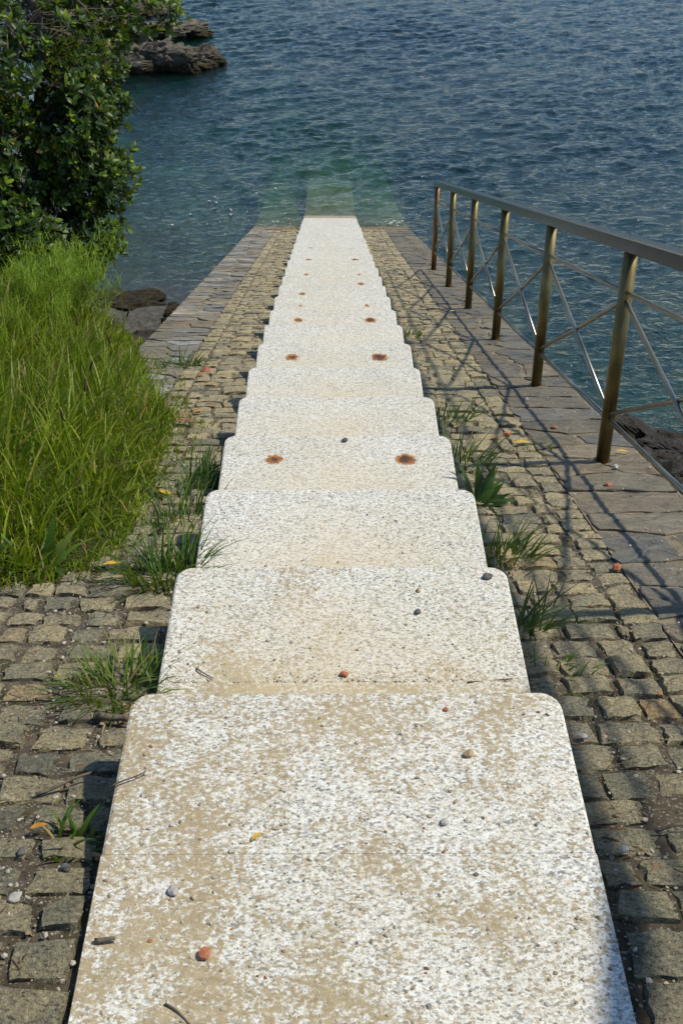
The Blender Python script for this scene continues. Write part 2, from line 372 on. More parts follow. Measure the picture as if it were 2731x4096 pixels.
for i in range(0, 34):
    yb = -.44 if i == 0 else (i - 1) * T - .12
    z = sz(i)
    V, F, tb = step_block(yb, i * T, z, RISE + .22)
    off = np.array([0, i * T, z])
    if i == 0: tb = [0.] * len(tb)
    jit = np.array([rng.normal(0, .003), rng.normal(0, .004), rng.normal(0, .0015)]) * (i > 1)
    o = mesh_obj('granite_step', np.array(V) - off, F, M['granite'], None, False, {'tread_back': tb}, off + jit)
    o['dust'] = [.19, .075, -.04, -.10][min(i, 3)] if i < 25 else -.1
    o['dust_back'] = [.02, .34, .16, .06][min(i, 3)]; o['tone'] = float(.04 + .14 * rng.random()) if i else .06
    l, r_ = RUST.get(i, (0.0, 0.0)); o['rust'] = (l, r_, i * T - .188)
    if i in LBL: lab = LBL[i]
    elif i >= 25: lab = f'algae-stained granite step under the water, {ORD[i]} below the top slab'
    elif i == 24: lab = 'lowest dry granite step, stained dark where the water laps it'
    else: lab = f'pale speckled granite step, {ORD[i]} below the dusty top slab'
    tag(o, lab, 'step', 'granite steps descending into the water')
V, F, tb = step_block(-3.4, -.4406, 0.0006, .4, .004, .0012)
tb = [0.] * len(V); o = mesh_obj('granite_slab', V, F, M['granite'], None, False, {'tread_back': [0.] * len(V)})
o['dust'] = .205; o['dust_back'] = 0.0; o['tone'] = .06; o['rust'] = (0.0, 0.0, 0.0)
tag(o, 'level granite slab nearest the viewer, thick with tan dust and grit', 'slab')

# ---------------------------------------------------------------- ramp: base, setts, slate borders
ys = np.concatenate([[-3.4, -.58], np.arange(0, 34, .5)]); sec = []
V = []; F = []
for y in ys:
    zt = float(rz(y)) - .0095 + .004 * float(sstep(2.0, 7, y))
    for x, z in ((XL, zt - .012), (XL, ZW - 6), (XR, ZW - 6), (XR, zt - .012), (XCR, zt), (XCL, zt)): V.append((x, y, z))
for i in range(len(ys) - 1):
    for k in range(6): F.append((i * 6 + k, i * 6 + (k + 1) % 6, i * 6 + 6 + (k + 1) % 6, i * 6 + 6 + k))
F.append(tuple(range(5, -1, -1))); F.append(tuple((len(ys) - 1) * 6 + k for k in range(6)))
struct(mesh_obj('ramp_base', V, F, M['bed']), 'sandy mortar bed showing between the cobbles of the ramp', 'ramp')

SN = 7
uu = np.array([0, .045, .25, .5, .75, .955, 1.0]); GU, GV = np.meshgrid(uu, uu)
edge_d = np.minimum(np.minimum(GU, 1 - GU), np.minimum(GV, 1 - GV))
prof = np.where(edge_d < .01, -.022, np.where(edge_d < .1, -.0022, 0))
corner = ((np.minimum(GU, 1 - GU) < .1) & (np.minimum(GV, 1 - GV) < .1))
prof = np.where(corner & (edge_d > .01), -.0055, prof)
idx = (np.arange(SN - 1)[:, None] * SN + np.arange(SN - 1)[None]).ravel()
SF = np.stack([idx, idx + 1, idx + SN + 1, idx + SN], 1)
def setts(x0, x1, side):
    VV = []; FF = []; TT = []; y = -2.9; row = 0; xw = x0
    edge_col = .105
    while y < 27:
        if side < 0: x0 = xw - .15 * (1 - float(sstep(1.0, 1.9, y)))
        pitch = (.112 + .012 * rng.random()) * (1 - .12 * float(sstep(.2, -.6, y)))
        inner, outer = (x0 + .0, x1 - edge_col) if side > 0 else (x0 + edge_col, x1)
        cuts = [inner]; first = True
        while cuts[-1] < outer - .17:
            w = .095 + .07 * rng.random()
            if first: w *= .5 + .5 * rng.random(); first = False
            cuts.append(cuts[-1] + w)
        cuts.append(outer)
        cols = [(a, b, y, y + pitch) for a, b in zip(cuts[:-1], cuts[1:]) if b - a > .035]
        for a, b, ya, yb in cols: one(VV, FF, TT, a, b, ya, yb, side)
        y += pitch; row += 1
    y = -2.9
    while y < 27:                                  # straight edging course
        if side < 0: x0 = xw - .15 * (1 - float(sstep(1.0, 1.9, y)))
        a, b = (x1 - edge_col, x1) if side > 0 else (x0, x0 + edge_col)
        l = .10 + .045 * rng.random(); one(VV, FF, TT, a, b, y, y + l, side); y += l
    return np.concatenate(VV), np.concatenate(FF), np.concatenate(TT)
def one(VV, FF, TT, a, b, ya, yb, side):
    near = 1 - sstep(.5, 5, ya)
    g = (.0045 + .006 * rng.random()) * (.55 + .75 * near) * (1 if side < 0 else .60)
    cs = np.array([[a + g, ya + g], [b - g, ya + g], [b - g, yb - g], [a + g, yb - g]]) + rng.normal(0, .0055, (4, 2))
    P = (cs[0] * ((1 - GU) * (1 - GV))[..., None] + cs[1] * (GU * (1 - GV))[..., None] + cs[2] * (GU * GV)[..., None] + cs[3] * ((1 - GU) * GV)[..., None])
    skew = .022 * np.sin(ya * 1.7) * (P[..., 0] - (a + b) / 2)
    P[..., 1] += skew + .012 * vnoise(P[..., 0], P[..., 1], 6, 3)
    P[..., :] += rng.normal(0, .0030, P.shape) * (edge_d < .1)[..., None]
    t = rng.random()
    tilt = rng.normal(0, .022, 2); h0 = rng.normal(0, .0038) + .003
    Z = rz(P[..., 1]) + h0 + prof + tilt[0] * (P[..., 0] - (a + b) / 2) + tilt[1] * (P[..., 1] - (ya + yb) / 2) + rng.normal(0, .0021, GU.shape)
    Z += .006 * (vnoise(P[..., 0], P[..., 1], 2.2, 5) - .5)
    b0 = sum(len(v) for v in VV) if False else one.n
    VV.append(np.dstack([P, Z]).reshape(-1, 3)); FF.append(SF + b0); TT.append(np.full(SN * SN, t)); one.n += SN * SN
for side, x0, x1, lab in ((-1, XCL, -HW - .012, 'strip of worn granite cobbles between the grass bank and the steps'), (1, HW + .012, XCR, 'strip of worn granite cobbles between the steps and the railing')):
    one.n = 0
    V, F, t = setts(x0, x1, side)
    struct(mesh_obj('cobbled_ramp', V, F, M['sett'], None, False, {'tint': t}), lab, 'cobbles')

# slate borders: irregular flags laid across the strip, sandy mortar between
def slate(x0, x1, lab, warm):
    V = []; F = []; C = []
    def flag(poly):
        c = np.mean(poly, 0); P = []
        for i in range(len(poly)):                 # subdivide the outline and roughen it
            a, b = np.array(poly[i]), np.array(poly[(i + 1) % len(poly)])
            m = max(2, int(np.linalg.norm(b - a) / .05))
            for k in range(m): P.append(a + (b - a) * k / m + rng.normal(0, .008, 2))
        P = np.array(P); n = len(P)
        if warm: pal = [(.22, .20, .165), (.16, .165, .16), (.26, .23, .17), (.24, .25, .25), (.14, .145, .15), (.30, .29, .26), (.20, .155, .11)]
        else: pal = [(.10, .092, .075), (.13, .11, .08), (.075, .078, .075), (.17, .14, .095), (.095, .098, .095), (.14, .125, .095)]
        col = np.array(pal[rng.integers(len(pal))]) * (.8 + .5 * rng.random())
        hz = .003 + .006 * rng.random(); tilt = rng.normal(0, .009, 2)
        b0 = len(V)
        for sc_, dz in ((1.0, -.016), (.99, .0005), (.96, .002), (.5, .003)):
            for q in P:
                v = c + (q - c) * sc_
                zz = float(rz(v[1])) + hz + dz - .006 + tilt[0] * (v[0] - c[0]) + tilt[1] * (v[1] - c[1]) + (rng.normal(0, .0022) if dz > -.02 else 0)
                V.append((v[0], v[1], zz)); C.append(col)
        V.append((c[0], c[1], float(rz(c[1])) + hz - .001)); C.append(col)
        for r in range(3):
            for k in range(n): F.append((b0 + r * n + k, b0 + r * n + (k + 1) % n, b0 + (r + 1) * n + (k + 1) % n, b0 + (r + 1) * n + k))
        for k in range(n): F.append((b0 + 3 * n + k, b0 + 3 * n + (k + 1) % n, b0 + 4 * n))
    pts = []; y = -3.0                             # crazy paving: cells of scattered seeds clipped to the strip
    W_ = x1 - x0
    while y < 27.4:
        l = (.13 + .13 * rng.random()) if warm else (.17 + .20 * rng.random())
        if rng.random() < (.45 if warm else .30): pts.append((x0 + W_ * (.4 + .2 * rng.random()), y + l * .5))
        else:
            f = .2 + .15 * rng.random(); pts += [(x0 + W_ * f, y + l * (.2 + .5 * rng.random())), (x0 + W_ * (f + .42 + .12 * rng.random()), y + l * (.3 + .6 * rng.random()))]
        y += l
    pts = np.array(pts)
    for q in pts:
        xr = x1 - (.15 * (1 - float(sstep(1.0, 1.9, q[1]))) if warm else 0)
        poly = [np.array(v) for v in ((x0 + .004, q[1] - .5), (xr - .006, q[1] - .5), (xr - .006, q[1] + .5), (x0 + .004, q[1] + .5))]
        g = .006 + .012 * rng.random()
        for r in pts[np.abs(pts[:, 1] - q[1]) < .9]:
            d = (r - q) * np.array([1.0, 1.0]); L = np.hypot(*d)
            if L < 1e-6: continue
            d /= L; lim = L / 2 - g; new = []
            for a, b in zip(poly, poly[1:] + poly[:1]):
                da, db = (a - q) @ d - lim, (b - q) @ d - lim
                if da <= 0: new.append(a)
                if da * db < 0: new.append(a + (b - a) * (da / (da - db)))
            poly = new
            if len(poly) < 3: break
        if len(poly) >= 3: flag(poly)
    o = mesh_obj('slate_border', V, F, M['slate'], None, False, {'stone_colour': np.array(C)})
    struct(o, lab, 'paving')
    yy = np.concatenate([[-3.4, -.58], np.arange(0, 28, .25)])
    if warm: x1 -= .15
    Vm, Fm = grid(np.linspace(x0, x1, 5), yy, lambda X, Y: rz(Y) - .004 + .006 * (vnoise(X, Y, 5, 8) - .5))
    m = mesh_obj('mortar_bed', Vm, Fm, M['mortar']); struct(m, lab.replace('irregular', 'sandy mortar under irregular'), 'mortar')
slate(XL, XCL, 'left border of irregular grey and tan slate flags along the ramp edge', True)
slate(XCR, XR, 'right border of irregular dark slate flags under the railing', False)

# ---------------------------------------------------------------- ground, shore and sea bed
def edge_x(y):                                     # where the grass mat ends on the paving
    return 1.031 * np.interp((y + 2) / 1.031 - 2, [-3, .75, .98, 1.12, 1.35, 2.1, 3.3, 4.3, 5.0, 5.8, 6.65, 7.5, 9], [-1.6, -1.5, -.92, -.76, -.70, -.70, -.77, -1.05, -1.19, -1.42, -1.70, -1.95, -2.3])
def ground(X, Y):
    nzb = vnoise(X, Y, .9, 1); nzf = vnoise(X, Y, 3.1, 2)
    yb = 8.3 + .5 * np.clip(XL - X, 0, 3) + 3.2 * np.clip(-4.2 - X, 0, 8)
    s = Y - yb; yg = 5.7 + 1.75 * np.clip(XL - X, 0, 1.4) + np.maximum(yb - 9.1, 0); sg = Y - yg
    top = rz(np.minimum(Y, yg)) + .24 * sstep(-1.3, -2.9, X) + .10 * (nzb - .5) + .04 * (nzf - .5) + .01
    beach = ZW + .95 - .155 * np.clip(s, -2, 6.2) - .14 * np.clip(s - 6.2, 0, 18) - .03 * np.clip(s - 24, 0, 60) + .16 * (nzf - .5) + .25 * (nzb - .5)
    k = sstep(0, 2.0, sg)
    left = top * (1 - k) + np.minimum(beach, top) * k
    s2 = Y - 10.6 + .35 * np.sin(X * 1.3)
    right = np.where(s2 < 0, ZW - .20 * s2, ZW - .42 * np.minimum(s2, 8) - .12 * np.clip(s2 - 8, 0, 20)) + .35 * (nzb - .5) + .15 * (nzf - .5)
    right = np.minimum(right, rz(Y) - .3)
    deep = ZW - .5 - .20 * np.clip(Y - 13, 0, 18) - .03 * np.clip(Y - 31, 0, 100)
    mid = np.minimum(rz(Y) - .5 - .6 * sstep(26.5, 28, Y), -0.6)
    onpav = X < edge_x(Y)
    g = np.where(X < XL, left, np.where(X < 0, np.where(onpav & (Y < 8.2), rz(Y) + .022 * sstep(0, .1, edge_x(Y) - X) - .006, mid), mid))
    g = np.where(X > XR - .06, right, g)
    return g
def spaced(lo, hi, step, far, n):
    g = np.geomspace(step, far, n); return np.concatenate([lo - g[::-1].cumsum()[::-1] * 0 - np.flip(np.cumsum(np.geomspace(step, far / 4, n))), np.arange(lo, hi, step), hi + np.cumsum(np.geomspace(step, far / 4, n))])
xs = np.unique(np.concatenate([spaced(-7, 6, .16, 240, 22), np.arange(-2.0, -.55, .03), [XL - .0001, XL + .0001, XR - .06]]))
ysg = np.unique(np.concatenate([spaced(-3, 34, .16, 240, 22), np.arange(.5, 5, .06)]))
V, F = grid(xs, ysg, ground)
struct(mesh_obj('ground', V, F, M['soil'], None, True), 'grassy earth bank and stony shore sloping under the water', 'ground')

# ---------------------------------------------------------------- sea
def waves(X, Y, cell):
    dx = np.zeros_like(X); dy = np.zeros_like(X); dz = np.zeros_like(X); wr = np.random.default_rng(3)
    shel = .30 + .70 * sstep(ZW * 0 + 15.5, 24, Y + .35 * X)               # calmer close to the shore
    gust = .55 + .9 * vnoise(X, Y, .22, 9) * vnoise(X * .6, Y, .5, 4) * 1.6
    for i in range(110):
        lam = .17 * (1.7 / .17) ** (wr.random() ** 1.9)
        th = math.radians(-74 + wr.normal(0, 36)); k = 2 * math.pi / lam
        a = .0050 * lam ** .70 * (.4 + wr.random()); ph = wr.random() * 6.28
        kx, ky = k * math.cos(th), k * math.sin(th)
        fade = sstep(lam * .45, lam * .25, cell) * (gust if lam < 1.0 else 1) * (shel if lam > .5 else np.sqrt(shel))
        arg = kx * X + ky * Y + ph + .8 * np.sin(.37 * X + .23 * Y + i)
        c, s_ = np.cos(arg), np.sin(arg); A = a * fade * .62
        dz += A * c; dx += A * .25 * kx / k * s_; dy += A * .25 * ky / k * s_
    return dx, dy, dz
gx = np.concatenate([-14 - np.flip(np.cumsum(np.geomspace(.07, 60, 26))), np.arange(-14, 14, .056), 14 + np.cumsum(np.geomspace(.07, 60, 26))])
gy = np.concatenate([7.0 - np.flip(np.cumsum(np.geomspace(.1, 1.6, 8))), np.arange(7.0, 16, .06), np.arange(16, 28, .044), np.arange(28, 42, .055), 42 + np.cumsum(np.geomspace(.06, 60, 28))])
X, Y = np.meshgrid(gx, gy); cell = np.maximum(*np.meshgrid(np.gradient(gx), np.gradient(gy)))
dx, dy, dz = waves(X, Y, cell)
edge = np.zeros_like(X, bool); edge[0] = edge[-1] = True; edge[:, 0] = edge[:, -1] = True
V = np.stack([X + dx, Y + dy, ZW + dz], -1); V[edge] = np.stack([X, Y, np.full_like(X, ZW)], -1)[edge]; V = V.reshape(-1, 3)
nx, ny = len(gx), len(gy)
i = (np.arange(ny - 1)[:, None] * nx + np.arange(nx - 1)[None]).ravel(); F = np.stack([i, i + 1, i + nx + 1, i + nx], 1)
ring = np.concatenate([np.arange(nx), np.arange(1, ny) * nx + nx - 1, (ny - 1) * nx + np.arange(nx - 2, -1, -1), np.arange(ny - 2, 0, -1) * nx])
b = len(V); low = V[ring].copy(); low[:, 2] = ZW - 22; V = np.concatenate([V, low]); m = len(ring); k = np.arange(m); k2 = (k + 1) % m
side = np.stack([ring[k], b + k, b + k2, ring[k2]], 1)
x0, x1, y0, y1 = gx[0], gx[-1], gy[0], gy[-1]
V = np.concatenate([V, [(x0, y0, ZW - 22), (x1, y0, ZW - 22), (x1, y1, ZW - 22), (x0, y1, ZW - 22)]]); c = len(V) - 4
bottom = np.array([[b, b + ny + nx - 2 + nx - 1, b + nx - 1 + ny - 1, b + nx - 1]])
F = np.concatenate([F, side, bottom])
struct(mesh_obj('water', V[:-4], F, M['water'], None, True), 'rippled blue-green sea water lapping the foot of the steps', 'water')

# ---------------------------------------------------------------- railing
PX, PY, SP, PH = 1.135, 2.585, 1.697, .942
rail = empty('metal_railing', (PX, PY, float(rz(PY))))
tag(rail, 'brown metal railing with flat top rail and crossed rods on the right border', 'railing')
off = np.array([PX, PY, float(rz(PY))])
posts = [(PX, PY + k * SP) for k in range(-3, 6)]
zb = lambda y: -y * SL - E
def part(name, V, F, mat, smooth=False, bev=0):
    o = mesh_obj(name, np.array([tuple(v) for v in V]) - off, F, mat, rail, smooth)
    return o
def bar(p, q, r): return tube([p, q], r, 10)
topY = posts[-1][1] + .16
def railbox(ya, yb, hw=.034, h=.058):
    V = []; ch = .005
    prof = [(-hw, -h + ch), (-hw + ch, -h), (hw - ch, -h), (hw, -h + ch), (hw, -ch), (hw - ch, 0), (-hw + ch, 0), (-hw, -ch)]
    for y in (ya, yb):
        for x, z in prof: V.append((PX + x, y, zb(y) + PH + .062 + z))
    F = [(k, (k + 1) % 8, 8 + (k + 1) % 8, 8 + k) for k in range(8)] + [tuple(range(7, -1, -1)), tuple(range(8, 16))]
    return V, F
yj = posts[5][1] + .03
part('top_rail', *railbox(posts[0][1] - .5, yj - .0015), M['rail']); part('top_rail', *railbox(yj + .0015, topY, .0335, .057), M['rail'])
for k, (x, y) in enumerate(posts):
    g = float(rz(y))
    p = part('post', *tube([(x, y, g - .05), (x, y, zb(y) + PH + .004)], .0285, 20), M['rusty_post' if k == 8 else 'post'], True)
    V, F = tube([(x, y, g - .03), (x, y, g + .006)], .040, 16)
    bp = mesh_obj('base_ring', np.array([tuple(v) for v in V]) - off, F, M['rusty_post'], None, False); bp.parent = p
lo, hi = .211, .778
for (xa, ya), (xb, yb) in zip(posts[:-1], posts[1:]):
    A0, A1 = (PX, ya, zb(ya) + lo), (PX, ya, zb(ya) + hi); B0, B1 = (PX, yb, zb(yb) + lo), (PX, yb, zb(yb) + hi)
    part('lower_rod', *bar(A0, B0, .0095), M['rod'], True); part('upper_rod', *bar(A1, B1, .0095), M['rod'], True)
    sh = lambda p, d: (p[0], p[1], p[2] + d)
    part('diagonal_rod', *bar(sh(A0, .02), sh(B1, -.03), .0095), M['rod'], True)
    mid = tuple((a + b) / 2 for a, b in zip(sh(A1, -.03), sh(B0, .02)))
    part('diagonal_rod', *tube([sh(A1, -.03), (mid[0] + .012, mid[1], mid[2]), sh(B0, .02)], .0095, 10), M['rod'], True)

# ---------------------------------------------------------------- plants
def blades(roots, h, w, az, lean, curl, tint, seg=4, droop=0.0):
    """grass blades as tapering curved strips; everything is an array of N"""
    N = len(roots); d = np.stack([np.cos(az), np.sin(az), 0 * az], 1); sd = np.stack([-np.sin(az + .6), np.cos(az + .6), 0 * az], 1)
    V = np.zeros((N, seg + 1, 2, 3)); p = roots.copy(); ang = lean.copy()
    for s in range(seg + 1):
        f = s / seg; ww = w * (1 - f ** 1.8) * .5 + .0004
        V[:, s, 0] = p - sd * ww[:, None]; V[:, s, 1] = p + sd * ww[:, None]
        st = h / seg
        p = p + d * (np.sin(ang) * st)[:, None] + np.array([0, 0, 1.0]) * (np.cos(ang) * st)[:, None]
        ang = ang + curl / seg
    V = V.reshape(-1, 3); n2 = (seg + 1) * 2
    q = np.array([[2 * s, 2 * s + 1, 2 * s + 3, 2 * s + 2] for s in range(seg)])
    F = (np.arange(N)[:, None, None] * n2 + q[None]).reshape(-1, 4)
    tt = np.repeat(tint, n2)
    return V, F, tt
# the grassy bank
def grass(N, xlo, ylo, yhi, hmin, hmax, wmul=1.0, edge_bias=1.0, spill=0.0):
    y = ylo + (yhi - ylo) * rng.random(N) ** 1.0; ex = edge_x(y)
    if spill: ex = ex + spill * rng.random(N) ** 2.5 * (.3 + 1.2 * vnoise(y, y * 0, 3.5, 15)); xlo = ex - .05
    u = rng.random(N) ** edge_bias
    x = ex - .01 - (ex - xlo) * u
    z = np.where((x > edge_x(y) - .02) & (y < 5.2), rz(y) - .004, ground(x, y)); cl = vnoise(x, y, 2.3, 6); c2 = vnoise(x, y, 7, 11)
    inner = sstep(0, .45, ex - x)
    h = (hmin + (hmax - hmin) * (.25 + .75 * cl) * rng.random(N) ** .7) * (.35 + .65 * inner)
    az = rng.random(N) * 6.283; out = rng.random(N) < .45; az[out] = rng.normal(-.35, .7, out.sum())
    lean = np.abs(rng.normal(.18, .16, N)) + .35 * (1 - inner) * rng.random(N); curl = rng.random(N) * 1.3 + .1
    t = np.clip(.25 + .45 * c2 + rng.normal(0, .18, N), 0, .9); dry = rng.random(N) < .09; t[dry] = .9 + .1 * rng.random(dry.sum())
    w = (.0045 + .0055 * rng.random(N)) * wmul
    return blades(np.stack([x, y, z], 1), h, w, az, lean, curl, t, 5)
parts = [grass(16000, -2.6, .95, 7.6, .08, .29, .85), grass(12000, -1.9, .92, 5.2, .03, .15, .85, 1.6), grass(900, -2.2, 1.2, 7, .3, .52, .6), grass(2600, 0, .95, 6.4, .04, .20, .8, 1, .20), grass(5000, -4.6, -.5, 5.5, .15, .4, 1.4), grass(4500, -3.6, 4.5, 8.0, .12, .28, 1.2), grass(2200, -2.4, 1.5, 6.6, .25, .48, 1.5)]
# low clover-like cover near the edge
def join(parts):
    V = []; F = []; t = []; b = 0
    for v, f, a in parts: V.append(v); F.append(f + b); t.append(a); b += len(v)
    return np.concatenate(V), np.concatenate(F), np.concatenate(t)
V, F, t = join(parts)
tag(mesh_obj('grass', V, F, M['grass'], None, True, {'tint': t}), 'tall bright green grass covering the left bank and spilling onto the cobbles', 'grass', kind='stuff')

def A(x, y): return -.038 + (x + .038) * 1.031, -2 + (y + 2) * 1.031
def tuft(name, x, y, n, h, spread, label, cat, wid=.006, mat='tuft', dark=.35, lean=.5, az0=None):
    x, y = A(x, y); z = float(rz(y)) - .01
    a = rng.random(n) * 6.283; r = spread * np.sqrt(rng.random(n))
    roots = np.stack([np.clip(r * np.cos(a), (HW + .012 - x) if x > 0 else -9, (-HW - .012 - x) if -.7 < x < 0 else 9), r * np.sin(a), -SL * r * np.sin(a)], 1)
    az = a + rng.normal(0, .7, n)
    if az0 is not None: az = az0 + rng.normal(0, 1.0, n)
    hh = h * (.35 + .65 * rng.random(n)); t = np.clip(dark + rng.normal(0, .2, n), 0, 1)
    V, F, t = blades(roots, hh, wid * (.6 + .8 * rng.random(n)), az, np.abs(rng.normal(lean, .25, n)), .3 + 1.1 * rng.random(n), t, 5)
    o = mesh_obj(name, V, F, M[mat], None, True, {'tint': t}, (x, y, z))
    return tag(o, label, cat, 'weeds growing beside the steps')
tuft('grass_tuft', -.50, 2.10, 110, .24, .09, 'narrow dark grass tuft leaning on the left step edge, highest on the ramp', 'grass tuft', dark=.2, az0=1.2)
tuft('grass_tuft', -.515, 1.62, 110, .22, .12, 'thin grass tuft against the steps just above the biggest left tuft', 'grass tuft', dark=.3)
tuft('grass_tuft', -.525, 1.05, 200, .25, .13, 'biggest dark green grass tuft left of the steps beside the yellow leaf', 'grass tuft', dark=.38)
tuft('grass_tuft', -.535, .28, 220, .15, .13, 'bright yellow-green grass tuft at the left corner of the top step', 'grass tuft', dark=.72)
tuft('grass_tuft', -.907, 4.77, 130, .17, .13, 'low grass tuft alone on the left slate border', 'grass tuft', dark=.3, lean=.7)
tuft('grass_tuft', -.525, -.38, 26, .10, .06, 'sparse small weed tuft in the shadow left of the dusty slab', 'grass tuft', dark=.55, wid=.009)
tuft('grass_tuft', .495, 5.9, 40, .14, .14, 'tiny grass tuft right of the steps, farthest down the ramp', 'grass tuft', dark=.5, lean=.4)
tuft('grass_tuft', .50, 3.2, 90, .19, .16, 'grass tuft right of the steps beside the rust-free fourth step', 'grass tuft', dark=.5)
tuft('grass_tuft', .50, 2.42, 90, .20, .15, 'grass tuft right of the steps beside the orange-stained third step', 'grass tuft', dark=.5)
tuft('broadleaf_weed', .51, 1.86, 24, .19, .05, 'broad-leaved dark green weed right of the steps', 'weed', wid=.036, dark=.22, lean=.7)
tuft('grass_tuft', .495, 1.25, 110, .17, .13, 'bushy grass tuft against the rounded corner of the second step, right side', 'grass tuft', dark=.5)
tuft('grass_tuft', .505, .66, 34, .24, .05, 'long-bladed sprawling grass tuft over the right cobbles', 'grass tuft', dark=.15, lean=.75, az0=.6)
tuft('grass_tuft', .50, .34, 46, .08, .12, 'mossy short tuft at the right corner of the top step', 'grass tuft', dark=.6, lean=.7)
tuft('grass_tuft', .882, 2.68, 40, .06, .07, 'small green sprig in the joint between cobbles and slate on the right', 'grass tuft', dark=.6, lean=.7)
tuft('grass_tuft', .66, -.50, 26, .055, .04, 'little starry weed in a joint of the nearest right cobbles', 'grass tuft', dark=.7, lean=1.0)
tuft('grass_tuft', -.60, 1.98, 60, .12, .09, 'short grass tuft on the cobbles right of the brown fallen leaf', 'grass tuft', dark=.5)
tuft('broadleaf_weed', -.93, 1.14, 22, .22, .06, 'broad plantain leaves at the near end of the grass bank', 'weed', wid=.032, dark=.5, lean=.6)

# feathery fennel
N = 9000; fc = np.array([-1.98, 5.75, float(ground(np.array([-1.98]), np.array([5.75]))[0])])
st = rng.normal(0, 1, (60, 3)) * [.26, .36, 0] ; hs = .30 + .22 * rng.random(60)
k = rng.integers(0, 60, N); f = .35 + .65 * rng.random(N)
roots = np.stack([st[k, 0] * (.6 + .5 * f), st[k, 1] * (.6 + .5 * f), hs[k] * f], 1)
fv, ff, ft = blades(roots + rng.normal(0, .03, (N, 3)), .04 + .07 * rng.random(N), np.full(N, .003), rng.random(N) * 6.28, np.abs(rng.normal(.9, .4, N)), rng.normal(.2, .5, N), rng.random(N), 3)
fen = tag(empty('fennel_plant', fc), 'feathery bright yellow-green plant rising from the grass below the shrub', 'plant')
mesh_obj('foliage', fv, ff, M['fennel'], fen, True, {'tint': ft})
mb = MB()
for j in range(60):
    a = (st[j, 0] * .5, st[j, 1] * .5, 0); b_ = (st[j, 0], st[j, 1], hs[j]); mb.add(*tube([a, tuple((p + q) / 2 for p, q in zip(a, b_)), b_], [.004, .003, .0015], 5), .3)
mb.build('stem', M['fennel'], fen, True)

# plantain seed stalks standing in the grass
for j, (x, y, h) in enumerate([(-1.28, 3.6, .46), (-1.55, 4.3, .5), (-1.12, 2.7, .42), (-1.0, 3.3, .44), (-1.02, 2.3, .36), (-1.7, 5.4, .52), (-1.36, 5.0, .46), (-.98, 2.0, .34), (-1.45, 6.0, .5), (-1.2, 4.1, .44)]):
    z = float(ground(np.array([x]), np.array([y]))[0]); o = empty('plantain_stalk', (x, y, z))
    tag(o, 'thin green stalk with a brown seed head standing out of the bank grass', 'seed stalk', 'plantain seed stalks in the grass')
    bx, by = rng.normal(.03, .05), rng.normal(0, .05)
    pts = [(bx * s * s, by * s * s, h * s) for s in (0, .35, .7, 1)]
    V, F = tube(pts, .0026, 5); mesh_obj('stem', V, F, M['grass'], o, True, {'tint': [.4] * len(V)})
    d = Vector(pts[-1]) - Vector(pts[-2]); d.normalize(); p = Vector(pts[-1])
    V, F = tube([p - d * .004, p + d * .008, p + d * .025, p + d * .045, p + d * .055], [.002, .0045, .0055, .004, .001], 7); mesh_obj('seed_head', V, F, M['seedhead'], o, True)

# leaves: folded ovals; one array per crown
def leaves(C, A, U, L, Wd, tint):
    """centres, axis dirs, up dirs, lengths, widths"""
    A = A / np.linalg.norm(A, axis=1, keepdims=True); S = np.cross(A, U); S /= np.linalg.norm(S, axis=1, keepdims=True) + 1e-9; Nn = np.cross(S, A)
    prof = [(0, .06), (.22, .72), (.52, 1.0), (.80, .66), (1.0, .03)]; N = len(C); V = np.zeros((N, 5, 3, 3))
    for i, (f, ww) in enumerate(prof):
        mid = C + A * (L * f)[:, None] - Nn * (L * .16 * f * f)[:, None]
        V[:, i, 1] = mid
        for s, j in ((-1, 0), (1, 2)): V[:, i, j] = mid + S * (s * Wd * .5 * ww)[:, None] + Nn * (Wd * .14 * ww)[:, None]
    q = []
    for i in range(4):
        for j in range(2): q.append([3 * i + j, 3 * i + j + 1, 3 * i + j + 4, 3 * i + j + 3])
    F = (np.arange(N)[:, None, None] * 15 + np.array(q)[None]).reshape(-1, 4)
    return V.reshape(-1, 3), F, np.repeat(tint, 15)
